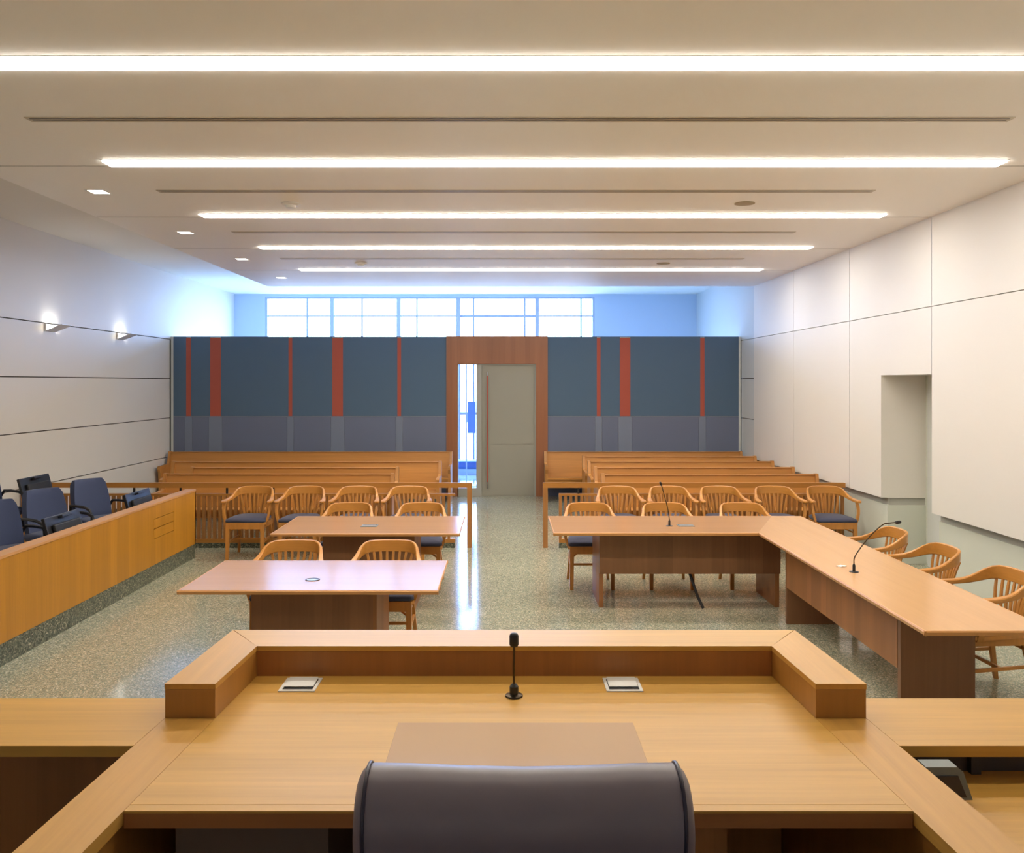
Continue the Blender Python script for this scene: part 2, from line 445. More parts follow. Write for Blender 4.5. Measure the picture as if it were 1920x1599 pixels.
for k in range(4):
    y = 5.50+2.06*k
    t = thing('air_diffuser', ['long twin-slot air diffuser in the ceiling between the first two light strips',
                               'twin-slot air diffuser in the ceiling between the second and middle light strips',
                               'thin air diffuser slot in the ceiling between the middle and fourth light strips',
                               'thin air diffuser slot in the ceiling between the last two light strips'][k], 'vent', (.09, y, ZC), 0, 'linear air diffusers')
    MB().box(-3.15, 3.15, -.048, -.030, -.004, 0).box(-3.15, 3.15, .030, .048, -.004, 0).box(-3.17, -3.15, -.048, .048, -.004, 0).box(3.15, 3.17, -.048, .048, -.004, 0).build('frame', 'slotframe', t)
    B(-3.15, 3.15, -.030, -.012, -.0015, 0).build('slot', 'slot', t); B(-3.15, 3.15, .012, .030, -.0015, 0).build('slot', 'slot', t)
    B(-3.15, 3.15, -.012, .012, -.004, 0).build('blade', 'slotframe', t)
for k in range(5):
    y = 5.53+2.06*k
    t = thing('downlight', ['square recessed downlight over the jury seats, outside the frame', 'largest square downlight near the left ceiling edge, closest to the viewer',
                            'square downlight near the left ceiling edge, second from the viewer', 'square downlight near the left ceiling edge, third from the viewer',
                            'smallest square downlight near the left ceiling edge, closest to the windows'][k], 'light', (-3.62, y, ZC), 0, 'square downlights')
    MB().box(-.085, .085, -.085, -.07, -.003, 0).box(-.085, .085, .07, .085, -.003, 0).box(-.085, -.07, -.07, .07, -.003, 0).box(.07, .085, -.07, .07, -.003, 0).build('frame', 'white', t)
    B(-.07, .07, -.07, .07, -.002, 0).build('lens', 'lampspot', t)
for x, y, lab, sm in ((-2.03, 8.07, 'white round smoke detector in the ceiling, left one, before the middle light strip', True), (-2.05, 12.09, 'small round ceiling detector on the left, just before the last light strip', True)):
    t = thing('smoke_detector', lab, 'smoke detector', (x, y, ZC))
    MB().lathe([(.09, 0), (.09, -.012), (.07, -.022), (.0001, -.022)]).build('base', 'white', t, True)
    MB().lathe([(.05, -.022), (.045, -.045), (.0001, -.047)]).build('sensor_head', 'white', t, True)
for x, y, lab in ((2.26, 8.07, 'flat beige round ceiling speaker on the right, before the middle light strip'), (2.24, 12.12, 'flat beige round ceiling speaker on the right, before the last light strip')):
    t = thing('ceiling_speaker', lab, 'speaker', (x, y, ZC))
    MB().lathe([(.095, 0), (.095, -.006), (.085, -.008), (.0001, -.008)]).build('grille', plain('speaker_beige', (168, 154, 130), .8), t, True)

# wall sconces: open wedges throwing light up the left wall
for y, lab in ((11.6, 'wedge-shaped wall sconce on the left wall, the one nearer the viewer'), (13.72, 'wedge-shaped wall sconce on the left wall, the one nearer the blue end wall')):
    t = thing('wall_sconce', lab, 'light', (XL, y, 2.80), 0, 'wall sconces')
    sh = MB()
    w = .13
    sh.prism([(0, 0), (.02, 0), (.24, .085), (.24, .095), (.02, .012), (0, .012)], -w, w, 'Y')
    sh.prism([(0, 0), (.02, 0), (.03, .04), (.03, .1), (0, .1)], -w-.004, -w, 'Y')
    sh.build('shade', plain('sconce_metal', (222, 222, 224), .5), t)
    B(0, .012, -w, w, .012, .095).build('back_plate', 'white', t)
    B(.03, .08, -w+.02, w-.02, .035, .06).build('lamp', 'sconce', t)

# ------------------------------------------------------------------ judge's bench
cx, ZD, ZR = .027, 1.19, 1.2834
def hin(d): return .84-.0477*(d-1.815)
def hout(d): return .952-.0476*(d-2.318)
jb = thing('judge_bench', 'large honey-coloured judge\'s bench with raised parapet on three sides in the foreground', 'desk', (cx, 0, 0))
Y0, Y1, Y2, YW = 1.815, 2.65, 2.822, 2.318
YN = .75
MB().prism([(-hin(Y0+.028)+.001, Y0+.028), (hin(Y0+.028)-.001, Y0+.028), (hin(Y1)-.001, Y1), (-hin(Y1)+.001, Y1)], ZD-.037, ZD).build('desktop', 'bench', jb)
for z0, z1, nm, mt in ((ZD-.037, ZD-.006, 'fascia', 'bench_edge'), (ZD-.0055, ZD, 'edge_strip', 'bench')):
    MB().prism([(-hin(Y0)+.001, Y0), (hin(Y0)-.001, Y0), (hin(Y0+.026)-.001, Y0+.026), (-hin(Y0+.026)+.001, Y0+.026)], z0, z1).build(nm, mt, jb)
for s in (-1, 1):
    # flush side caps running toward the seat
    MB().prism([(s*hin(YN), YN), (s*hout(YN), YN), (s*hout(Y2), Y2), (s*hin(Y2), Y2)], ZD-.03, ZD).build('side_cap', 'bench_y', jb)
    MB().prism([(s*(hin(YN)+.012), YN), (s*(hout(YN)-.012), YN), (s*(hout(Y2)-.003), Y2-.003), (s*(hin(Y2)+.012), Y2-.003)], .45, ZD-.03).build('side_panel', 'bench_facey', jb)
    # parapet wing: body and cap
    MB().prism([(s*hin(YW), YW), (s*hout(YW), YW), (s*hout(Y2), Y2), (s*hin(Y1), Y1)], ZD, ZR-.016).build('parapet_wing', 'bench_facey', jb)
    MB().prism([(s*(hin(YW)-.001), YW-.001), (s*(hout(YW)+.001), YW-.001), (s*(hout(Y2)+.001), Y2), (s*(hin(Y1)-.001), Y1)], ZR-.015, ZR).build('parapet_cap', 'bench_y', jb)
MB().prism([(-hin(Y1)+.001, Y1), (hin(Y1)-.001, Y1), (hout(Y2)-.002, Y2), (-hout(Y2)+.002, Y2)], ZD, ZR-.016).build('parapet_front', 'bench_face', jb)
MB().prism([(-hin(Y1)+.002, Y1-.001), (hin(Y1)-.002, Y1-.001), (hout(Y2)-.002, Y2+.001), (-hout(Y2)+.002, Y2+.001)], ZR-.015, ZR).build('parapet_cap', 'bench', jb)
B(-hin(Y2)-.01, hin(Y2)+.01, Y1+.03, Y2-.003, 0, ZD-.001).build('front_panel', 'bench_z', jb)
B(-.75, -.415, Y0+.055, 2.55, .46, ZD-.038).build('pedestal', 'pedestal', jb)
B(.36, .47, Y0+.10, 2.55, .46, ZD-.038).build('pedestal', 'bench_z', jb)
B(-.8, .8, 2.56, 2.6, .46, ZD-.038).build('modesty_panel', 'bench_z', jb)
pad = B(-.314, .313, 1.86, 2.279, 0, .003, .001).build('desk_pad', 'blotter'); pad.location = (cx, 0, ZD+.0006)
tag(pad, 'plain tan desk pad lying on the judge\'s bench behind the chair', 'desk pad')

# flush counters on both sides
lc = thing('side_counter', 'honey wood counter with dark recess at the lower left, joining the judge\'s bench', 'counter', (0, 0, 0))
def counter(par, s):
    xa = [cx+s*(hout(2.141)+.001), cx+s*(hout(2.464)+.001)]
    xe = s*3.4
    MB().prism([(xa[0], 2.141), (xe, 2.141), (xe, 2.464), (xa[1], 2.464)], ZD-.028, ZD).build('counter_top', 'bench', par)
counter(lc, -1)
B(-3.4, cx-hout(2.4)-.004, 2.40, 2.44, .0, ZD-.028).build('front_panel', 'bench_z', lc)
rc = thing('witness_stand', 'honey wood counter and lower desk at the lower right, beside the judge\'s bench', 'counter', (0, 0, 0))
counter(rc, 1)
XA = cx+hout(2.0)+.02
B(XA, 3.4, 2.40, 2.44, .0, ZD-.028).build('front_panel', 'bench_z', rc)
B(XA, 3.4, 2.20, 2.22, 1.10, ZD-.028).build('back_panel', 'greydark', rc)
B(XA+.02, 3.4, 1.4, 2.22, 1.07, 1.10).build('desktop', 'bench', rc)
B(1.19, 1.215, 2.18, 2.20, 1.10, ZD-.028).build('bracket', 'greydark', rc)
B(XA+.02, 3.4, 2.22, 2.40, 1.07, 1.10).build('shelf', 'greydark', rc)
mn = thing('desk_monitor', 'grey screen corner poking out beside the right arm of the judge\'s bench', 'monitor', (1.040, 2.05, 1.1008), 0)
B(-.03, .03, -.06, .06, 0, .012).build('base', 'greyp', mn)
MB().prism([(-.045, .012), (.066, .012), (.044, .078), (.03, .09), (-.045, .09)], -.03, .012, 'Y').build('casing', 'greyp', mn)
MB().prism([(-.03, .02), (.05, .02), (.03, .07), (-.03, .07)], -.034, -.031, 'Y').build('screen', 'greydark', mn)

# platforms
struct(B(-1.02+cx, 1.02+cx, YB, 2.45, 0, .45).build('floor', 'carpet'))
struct(B(1.02+cx, XR, YB, 2.39, 0, .25).build('floor', 'carpet'))
struct(B(XL+.02, -1.02+cx, YB, 2.39, 0, .25).build('floor', 'carpet'))

# power boxes and microphone on the bench
for x, lab in ((-.617, 'white flip-top power outlet box set in the judge\'s bench, left one'), (.352, 'white flip-top power outlet box set in the judge\'s bench, right one')):
    t = thing('outlet_box', lab, 'outlet', (x, 2.575, ZD+.0006), 0, 'outlet boxes in the judge\'s bench')
    MB().box(-.054, .054, -.062, -.050, 0, .003).box(-.054, .054, .040, .05, 0, .003).box(-.054, -.045, -.05, .04, 0, .003).box(.045, .054, -.05, .04, 0, .003).build('frame', 'white', t)
    B(-.045, .045, -.05, .04, 0, .0015).build('well', 'blackmatte', t)
    MB().obox((0, .005, .006), (.086, .07, .003), Matrix.Rotation(.06, 3, 'X')).build('lid', 'white', t)

def mic(name_lab, loc, tip, mids, base_r, head_r, head_l, rod, stemh, sr=.013):
    t = thing('microphone', name_lab, 'microphone', loc)
    MB().lathe([(base_r, 0), (base_r*.96, .004), (base_r*.5, .007), (.0001, .007)], 24).build('base', 'darkmetal' if rod < .004 else 'black', t, True)
    MB().lathe([(sr, .006), (sr, stemh*.8), (sr*.5, stemh), (.0001, stemh)], 16).build('collar', 'black', t, True)
    pts = [Vector((0, 0, stemh))]+[Vector(p) for p in mids]+[Vector(tip)]
    # smooth the neck
    fine = []
    P = [pts[0]]+pts+[pts[-1]]
    for i in range(1, len(P)-2):
        for q in range(8):
            u = q/8
            a, b, c, d = P[i-1], P[i], P[i+1], P[i+2]
            fine.append(.5*((2*b)+(-a+c)*u+(2*a-5*b+4*c-d)*u*u+(-a+3*b-3*c+d)*u**3))
    fine.append(pts[-1])
    MB().tube(fine, rod, 8).build('gooseneck', 'darkmetal', t, True)
    dr = (pts[-1]-pts[-2]).normalized(); p = pts[-1]
    MB().tube([p-dr*head_l*.5, p-dr*head_l*.45, p-dr*head_l*.3, p, p+dr*head_l*.3, p+dr*head_l*.45, p+dr*head_l*.5], head_r, 12).build('head', 'black', t, True)
    h = [c for c in t.children if c.name.startswith('head')][0]
    me = h.data; sc = [.25, .75, 1, 1, 1, .75, .25]; ctr = [p-dr*head_l*.5, p-dr*head_l*.45, p-dr*head_l*.3, p, p+dr*head_l*.3, p+dr*head_l*.45, p+dr*head_l*.5]
    for i, v in enumerate(me.vertices):
        r = i//12; v.co = ctr[r]+(v.co-ctr[r])*sc[r]
    return t
mic('short black gooseneck microphone standing on the judge\'s bench', (.0245, 2.48, ZD+.0006), (0, .0, .163), [(-.001, 0, .08), (0, 0, .12)], .026, .0135, .042, .0035, .036)

# ------------------------------------------------------------------ judge's chair (seen from behind)
jc = thing('judge_chair', 'dark leather high-back chair with piped roll top, seen from behind at the bench', 'chair', (.028, 1.36, .45))
prof = []
for a in range(-30, 211, 15):      # roll top
    r = math.radians(a); prof.append((.0+.070*math.cos(r), .965+.075*math.sin(r)))
prof += [(-.070, .86), (-.075, .74), (-.07, .60), (-.045, .52), (-.01, .50), (.03, .52), (.055, .60), (.062, .74), (.066, .86)]
mb = MB(); rings = []
cy_, cz_ = 0.0, .80
for x, k in ((-.262, .80), (-.257, .90), (-.249, .97), (-.240, 1.0), (-.18, 1.0), (-.09, .998), (0, .996), (.09, .998), (.18, 1.0), (.240, 1.0), (.249, .97), (.257, .90), (.262, .80)):
    ring = []
    for y, z in prof:
        zz = cz_+(z-cz_)*(1-(1-k)*.45)
        yy = y*k
        if z > .9 and abs(x) < .2: zz -= .006*math.cos(x/.2*PI/2)
        ring.append(Vector((x, yy, zz)))
    rings.append(ring)
mb.loft(rings)
bk = mb.build('backrest', 'leather', jc, True, 60)
for x in (-.246, .246):
    MB().tube([(x, y*.995, cz_+(z-cz_)*1.0) for y, z in prof+[prof[0]]], .0032, 8).build('piping', 'piping', bk, True)
MB().box(-.25, .25, -.03, .46, .42, .53, .035).build('seat', 'leather', jc, True, 60)
for s in (-1, 1):
    MB().box(s*.29-.03, s*.29+.03, .02, .30, .66, .69, .012).build('armrest', 'black', jc, True)
    MB().tube([(s*.29, .16, .66), (s*.3, .16, .5), (s*.2, .2, .41)], .014).build('arm_support', 'black', jc, True)
MB().tube([(0, -.05, .62), (0, -.09, .48), (0, .1, .40)], .03).build('back_support', 'black', jc, True)
MB().tube([(0, .2, .09), (0, .2, .42)], .028, 14).build('gas_column', 'black', jc, True)
for k in range(5):
    a = k*2*PI/5+.3
    lg = MB().bar((.02*math.cos(a), .2+.02*math.sin(a), .105), (.29*math.cos(a), .2+.29*math.sin(a), .07), .05, .03, .03, .02, (0, 0, 1)).build('base_leg', 'black', jc)
    MB().tube([(.29*math.cos(a)-.02*math.sin(a), .2+.29*math.sin(a)+.02*math.cos(a), .03), (.29*math.cos(a)+.02*math.sin(a), .2+.29*math.sin(a)-.02*math.cos(a), .03)], .03, 14).build('caster', 'black', lg, True)

# ------------------------------------------------------------------ bank-style wooden armchairs
def armchair(label, loc, rz, group):
    t = thing('wooden_armchair', label, 'chair', loc, rz, group)
    # seat (saddle board) with rounded corners, sides bowed
    pts = []
    for a, (x, y) in ((0, (.225, -.24)), (1, (.245, -.2)), (2, (.24, 0)), (3, (.215, .15)), (4, (.16, .225)), (5, (.08, .245)), (6, (-.08, .245)), (7, (-.16, .225)), (8, (-.215, .15)), (9, (-.24, 0)), (10, (-.245, -.2)), (11, (-.225, -.24))):
        pts.append((x, y))
    MB().prism(pts, .415, .44).build('seat', 'chairw', t)
    ap = MB().box(-.2, .2, -.235, -.212, .362, .415).box(-.2, .2, .18, .2, .368, .415).box(.2, .222, -.212, .18, .368, .415).box(-.222, -.2, -.212, .18, .368, .415)
    ap.build('seat_frame', 'chairw', t)
    # cushion: domed pad
    rings = []
    for k, z in ((.95, .44), (1.0, .447), (1.0, .462), (.97, .475), (.85, .487), (.6, .496), (.3, .499), (.02, .5)):
        rings.append([Vector((x*k*.985, (y+.01)*k-.01, z)) for x, y in pts])
    MB().loft(rings).build('cushion', 'navy', t, True, 70)
    # one continuous bent crest and arms
    H = [(0, .262, .82, .722, .022), (.07, .259, .82, .722, .022), (.13, .25, .819, .722, .022), (.18, .234, .816, .72, .022), (.218, .205, .805, .712, .023), (.241, .165, .782, .700, .025),
         (.254, .12, .752, .688, .028), (.265, .07, .726, .678, .034), (.277, .02, .708, .672, .041), (.287, -.04, .699, .667, .048), (.294, -.10, .695, .663, .055), (.296, -.135, .693, .662, .058), (.294, -.165, .692, .662, .060), (.290, -.184, .686, .668, .038)]
    full = [(-a, b, c, d, e) for a, b, c, d, e in reversed(H[1:])]+H
    full = [(a*.93, b, c, d, e) for a, b, c, d, e in full]
    rings = []
    for i, (x, y, zt, zb, th) in enumerate(full):
        p0 = full[max(i-1, 0)]; p1 = full[min(i+1, len(full)-1)]
        tv = Vector((p1[0]-p0[0], p1[1]-p0[1], 0)).normalized(); nv = Vector((-tv.y, tv.x, 0))
        c = Vector((x, y, 0)); h = th/2; b = .006
        prof2 = [(-h, zb+b), (-h+b, zb), (h-b, zb), (h, zb+b), (h, zt-b), (h-b, zt), (-h+b, zt), (-h, zt-b)]
        # crest leans back a little
        rings.append([c+nv*u+Vector((0, .10*(z-.72)*max(0, (y-.1)/.16), z)) for u, z in prof2])
    MB().loft(rings).build('arm_and_crest_rail', 'chairx', t, True, 32)
    for s in (-1, 1):
        rr = []
        for q in range(7):
            u = q/6
            x = s*(.226+.044*math.sin(u*PI/2)+.012*math.sin(u*PI)); y = -.165+.05*u-.02*math.sin(u*PI); z = .40+.266*u
            w = .026; d = .045-.012*math.sin(u*PI)
            rr.append([Vector((x+sx*w/2, y+sy*d/2, z)) for sx, sy in ((-1, -1), (1, -1), (1, 1), (-1, 1))])
        MB().loft(rr).build('arm_post', 'chairw', t, True, 50)
    for k in range(8):
        u = (k-3.5)/3.5
        xt = u*.186; yt = .262-.026*u*u-.004; xb = u*.118; yb = .215-.03*u*u
        rr = []
        for q in range(5):
            v = q/4
            x = xb+(xt-xb)*v; y = yb+(yt-yb)*v-.012*math.sin(v*PI); z = .438+(.728-.438)*v
            w = .018+.004*math.sin(v*PI); d = .012
            rr.append([Vector((x+sx*w/2, y+sy*d/2, z)) for sx, sy in ((-1, -1), (1, -1), (1, 1), (-1, 1))])
        MB().loft(rr).build('spindle', 'chairw', t)
    for s in (-1, 1):
        MB().bar((s*.205, -.215, .42), (s*.209, -.225, 0), .044, .044, .035, .035).build('leg', 'chairw', t)
        MB().bar((s*.18, .17, .415), (s*.215, .245, 0), .036, .036, .026, .026).build('leg', 'chairw', t)
        MB().bar((s*.206, -.215, .2), (s*.198, .2, .22), .016, .022, up=(0, 0, 1)).build('side_stretcher', 'chairw', t)
    MB().bar((-.2, 0, .21), (.2, 0, .21), .016, .022, up=(0, 0, 1)).build('cross_stretcher', 'chairw', t)
    def arc(a, b):
        o = []
        for q in range(13):
            u = q/12; o.append(Vector(a).lerp(Vector(b), u)+Vector((0, 0, .062*math.sin(u*PI))))
        return o
    MB().tube(arc((-.2, -.2, .33), (.19, .18, .33)), .010, 6).build('bent_brace', 'chairw', t, True)
    MB().tube(arc((.2, -.2, .315), (-.19, .18, .315)), .010, 6).build('bent_brace', 'chairw', t, True)
    return t
arm0 = None
def place(x, yback, rz, label, group):
    """YBACK/x: where the middle of the crest stands"""
    global arm0
    off = Matrix.Rotation(rz, 3, 'Z') @ Vector((0, .262, 0))
    loc = (x-off.x, yback-off.y, 0)
    if arm0 is None: arm0 = armchair(label, loc, rz, group)
    else: dup(arm0, loc, rz, label, group)
pos = ['leftmost', 'second from the left', 'third from the left', 'fourth from the left', 'rightmost']
for k, x in enumerate((-3.10, -2.47, -1.82, -1.19)):
    place(x, 10.63, 0, 'wooden armchair against the left railing, ' + ['beside the jury box wall', 'second from the jury box', 'third from the jury box', 'closest to the gate opening'][k], 'armchairs along the left railing')
for k, x in enumerate((1.38, 2.01, 2.64, 3.31, 3.95)):
    place(x, 10.63, 0, 'wooden armchair against the right railing, ' + ['closest to the gate opening', 'second from the gate opening', 'the middle one of five', 'second from the white wall', 'beside the white wall, seat showing'][k], 'armchairs along the right railing')
for k, x in enumerate((-1.655, -.888)):
    place(x, 9.16, 0, 'wooden armchair tucked behind the farther left table, ' + ['on its jury side', 'on its aisle side'][k], 'armchairs at the farther left table')
for k, x in enumerate((-1.717, -.942)):
    place(x, 6.98, 0, 'wooden armchair tucked behind the nearer left table, ' + ['on its jury side', 'on its aisle side'][k], 'armchairs at the nearer left table')
for k, x in enumerate((.88, 1.69, 2.51)):
    place(x, 9.16, 0, 'wooden armchair behind the far wing of the L-shaped table, ' + ['at the aisle end', 'middle one', 'nearest the table corner'][k], 'armchairs behind the L-shaped table')
for k, (x, y, r) in enumerate(((3.47, 7.5, -90), (3.5, 6.72, -88), (3.52, 5.86, -86))):
    place(x, y, math.radians(r), 'wooden armchair between the L-shaped table and the white wall, ' + ['farthest of three', 'middle of three', 'nearest of three'][k], 'armchairs at the long side of the L-shaped table')

# ------------------------------------------------------------------ tables
def table_small(lab, y0, y1, x0, x1):
    t = thing('meeting_table', lab, 'table', ((x0+x1)/2, y0, 0), 0, 'rectangular pedestal tables')
    w = (x1-x0)/2; d = y1-y0
    B(-w+.012, w-.012, .012, d-.012, .722, .75).build('tabletop', 'table', t)
    # tapered wood edge band
    e = MB()
    e.prism([(0, .742), (.006, .75), (.012, .75), (.012, .722), (.008, .722)], -w, w, 'X')
    e.prism([(d, .742), (d-.006, .75), (d-.012, .75), (d-.012, .722), (d-.008, .722)], -w, w, 'X')
    e.prism([(-w, .742), (-w+.006, .75), (-w+.012, .75), (-w+.012, .722), (-w+.008, .722)], .012, d-.012, 'Y')
    e.prism([(w, .742), (w-.006, .75), (w-.012, .75), (w-.012, .722), (w-.008, .722)], .012, d-.012, 'Y')
    e.build('edge_band', 'table_edge', t)
    p = MB().box(-.425, .395, .20, .235, 0, .722).box(-.425, .395, .765, .80, 0, .722).box(-.425, -.39, .235, .765, 0, .722)
    p.build('pedestal', 'table_base', t)
    B(.395, .42, .20, .80, 0, .722).build('pedestal_end', 'table_base_y', t)
    return t
table_small('nearer left rectangular table with glossy top mirroring the window light', 5.55, 6.50, -2.14, -.437)
table_small('farther left rectangular table with a flat grey outlet plate on top', 7.655, 8.66, -2.11, -.408)
t = thing('cable_grommet', 'small ring-shaped cable grommet on the nearer left table', 'grommet', (-1.324, 5.855, .75))
ring = MB(); n = 24
for r0, r1, z0, z1, nm, mt in ((.05, .042, 0, .004, 'ring', 'black'),):
    rr = []
    for q in range(n+1):
        a = q*2*PI/n
        rr.append([Vector((r*math.cos(a), .85*r*math.sin(a), z)) for r, z in ((r0, z0), (r0, z1), (r1, z1), (r1, z0))])
    ring.loft(rr, True, False).build(nm, mt, t)
MB().lathe([(.041, 0), (.041, .002), (.0001, .002)], 24).build('cover', 'steel', t)
def plate(lab, x, y):
    t = thing('outlet_plate', lab, 'outlet', (x, y, .75))
    B(-.075, .075, -.06, .06, 0, .004, .001).build('frame', 'greyp', t)
    B(-.066, .066, .028, .05, .004, .006).build('lid_gap', 'blackmatte', t)
    B(-.062, .062, -.05, .026, .004, .007).build('lid', plain('plate_lid', (140, 138, 134), .35, .3), t)
plate('flat grey outlet plate on the farther left table', -1.285, 8.06)
plate('flat grey outlet plate on the L-shaped table beside the microphone', 1.705, 8.08)

lt = thing('l_shaped_table', 'large L-shaped counsel table on the right with panelled legs', 'table', (0, 0, 0))
lx0, lxi, lx1, ly0, ly1, ly2 = .43, 2.28, 3.0, 4.645, 7.69, 8.67
MB().prism([(lx0+.01, ly1+.01), (lxi, ly1+.01), (lx1-.3, ly2-.01-.0), (lx0+.01, ly2-.01)], .722, .75).build('tabletop', 'table', lt)
bm2 = MB().prism([(lxi+.01, ly0+.01), (lx1-.01, ly0+.01), (lx1-.01, ly2-.01), (lx1-.3, ly2-.01), (lxi, ly1+.01), (lxi+.01, ly1)], .722, .75)
bm2.build('tabletop', 'table_y', lt)
e = MB()
def band(p, q):
    p = Vector((*p, 0)); q = Vector((*q, 0)); d = (q-p).normalized(); nn = Vector((-d.y, d.x, 0))   # nn points inward
    rr = []
    for c in (p, q):
        rr.append([c+nn*u+Vector((0, 0, z)) for u, z in ((0, .742), (.005, .75), (.0105, .7502), (.0105, .722), (.007, .722))])
    e.loft(rr)
for p, q in (((lx0, ly1), (lxi, ly1)), ((lxi, ly1), (lxi, ly0)), ((lxi, ly0), (lx1, ly0)), ((lx1, ly0), (lx1, ly2)), ((lx1, ly2), (lx0, ly2)), ((lx0, ly2), (lx0, ly1))):
    band(p, q)
e.build('edge_band', 'table_edge', lt)
B(.875, .915, 8.0, 8.6, 0, .722).build('leg_panel', 'table_base_y', lt)
B(2.525, 2.565, 8.0, 8.6, 0, .722).build('leg_panel', 'table_base_y', lt)
B(.875, 2.565, 7.96, 8.0, .32, .722).build('modesty_panel', 'table_base', lt)
B(2.445, 2.485, 5.33, 7.42, .32, .722).build('modesty_panel', 'table_base_y', lt)
B(2.44, 2.9, 5.27, 5.31, 0, .722).build('leg_panel', 'table_base', lt)
B(2.45, 2.9, 7.43, 7.47, 0, .722).build('leg_panel', 'table_base', lt)
mic('slim gooseneck microphone standing upright on the far wing of the L-shaped table', (1.547, 8.06, .75), (-.085, -.02, .40), [(-.012, 0, .15), (-.05, 0, .3), (-.072, -.005, .375)], .032, .011, .045, .0045, .06, .010)
mic('slim curved gooseneck microphone on the long side of the L-shaped table', (2.49, 6.10, .75), (.325, .02, .352), [(.012, 0, .12), (.11, 0, .25), (.21, .01, .335), (.26, .01, .347)], .033, .012, .045, .0045, .06, .010)
pp = MB().obox((0, 0, .003), (.055, .04, .005), .5).obox((.022, -.012, .006), (.03, .026, .006), 1.0).build('paper_scrap', 'offwhite')
pp.location = (2.466, 6.28, .75); tag(pp, 'tiny white paper scrap beside the curved microphone on the L-shaped table', 'paper')
cb = MB().tube([(1.72, 8.25, .715), (1.725, 8.15, .5), (1.74, 8.06, .3), (1.765, 8.0, .2), (1.79, 7.95, .11), (1.83, 7.9, .016)], .014, 8)
cb = cb.build('power_cable', 'blackmatte', smooth=True); tag(cb, 'thick black cable hanging under the L-shaped table down to the floor', 'cable')

# ------------------------------------------------------------------ pews
def pew(x0, x1, yb, label, group, zt=.838):
    t = thing('wooden_pew', label, 'bench', (x0, yb, 0), 0, group)
    w = x1-x0; e = .045
    # reclined back (front face toward the viewer)
    MB().prism([(-.09, .40), (-.055, .40), (.0, zt), (-.032, zt)], e, w-e, 'X').build('backrest', 'pew', t)
    MB().box(e, w-e, -.048, .008, zt, zt+.014, .004).build('top_rail', 'pew', t)
    MB().prism([(-.53, .43), (-.10, .405), (-.06, .405), (-.06, .38), (-.53, .395)], e, w-e, 'X').build('seat', 'pew', t)
    B(e, w-e, -.50, -.48, .32, .393).build('seat_apron', 'pew', t)
    pf = [(.03, 0), (.03, zt-.02), (.02, zt+.02), (-.045, zt+.02), (-.055, zt-.02), (-.10, .66), (-.14, .635), (-.50, .635), (-.54, .615), (-.54, .57), (-.5, .5), (-.47, .25), (-.52, .05), (-.52, 0)]
    for a in (0, w-e):
        MB().prism(pf, a, a+e, 'X').build('end_panel', 'pew_end', t)
    n = max(2, int(w/1.3))
    for k in range(1, n):
        B(w*k/n-.02, w*k/n+.02, -.46, -.08, 0, .38).build('support', 'pew_end', t)
    return t
pew(-6.13, -.97, 15.55, 'wooden pew against the dark end wall on the left of the door', 'pews left of the aisle')
pew(-5.30, -1.02, 13.6, 'long wooden pew on the left, directly in front of the wall pew', 'pews left of the aisle')
pew(-4.66, -1.58, 12.65, 'shorter wooden pew on the left, second row behind the railing', 'pews left of the aisle')
pew(-4.70, -1.53, 11.75, 'shorter wooden pew on the left, right behind the railing', 'pews left of the aisle')
pew(.70, 4.30, 15.55, 'longest wooden pew on the right, against the dark end wall beside the door', 'pews right of the aisle')
for k, y in enumerate((14.6, 13.65, 12.68, 11.72)):
    pew(1.31, 4.28, y, 'wooden pew on the right, ' + ['next in front of the wall pew', 'the middle row of five', 'second row behind the railing', 'first row behind the railing'][k], 'pews right of the aisle')

# ------------------------------------------------------------------ railing
def railing(lab, x0, x1, sx0, sx1, post):
    t = thing('railing', lab, 'railing', (0, 10.9, 0), 0, 'railings of the public gallery')
    B(x0, x1, -.03, .03, .765, .826).build('top_rail', 'rail', t)
    B(post-.03, post+.03, -.03, .03, 0, .765).build('post', 'rail_z', t)
    B(sx0, sx1, -.026, .026, .664, .69).build('slat_frame_rail', 'rail', t)
    B(sx0, sx1, -.026, .026, .063, .115).build('slat_frame_rail', 'rail', t)
    sl = MB(); x = sx0+.017
    while x < sx1-.01:
        sl.box(x-.017, x+.017, -.022, .022, .115, .664); x += .068
    sl.build('slats', 'rail_z', t)
    B(sx0, sx1, -.035, .035, 0, .063).build('stone_curb', 'terrd', t)
    n = int((sx1-sx0)/.593)
    for k in range(n+1):
        xx = sx0+.25+k*.593
        if xx < sx1: B(xx-.011, xx+.011, -.011, .011, .69, .765).build('spacer_pin', 'blackmatte', t)
railing('slatted wooden railing on the left, ending with a post at the gate', XL+.01, -.43, XL+.02, -.647, -.46)
railing('slatted wooden railing on the right, reaching the white wall', .477, 4.33, .68, 4.33, .507)

# ------------------------------------------------------------------ jury box
jx = -3.73
jw = thing('jury_box_wall', 'long honey-coloured wooden front wall of the jury box with a terrazzo base', 'barrier', (jx, 0, 0))
ye, yn = 10.27, 2.46
fp = MB()
zb, zt = .17, .797
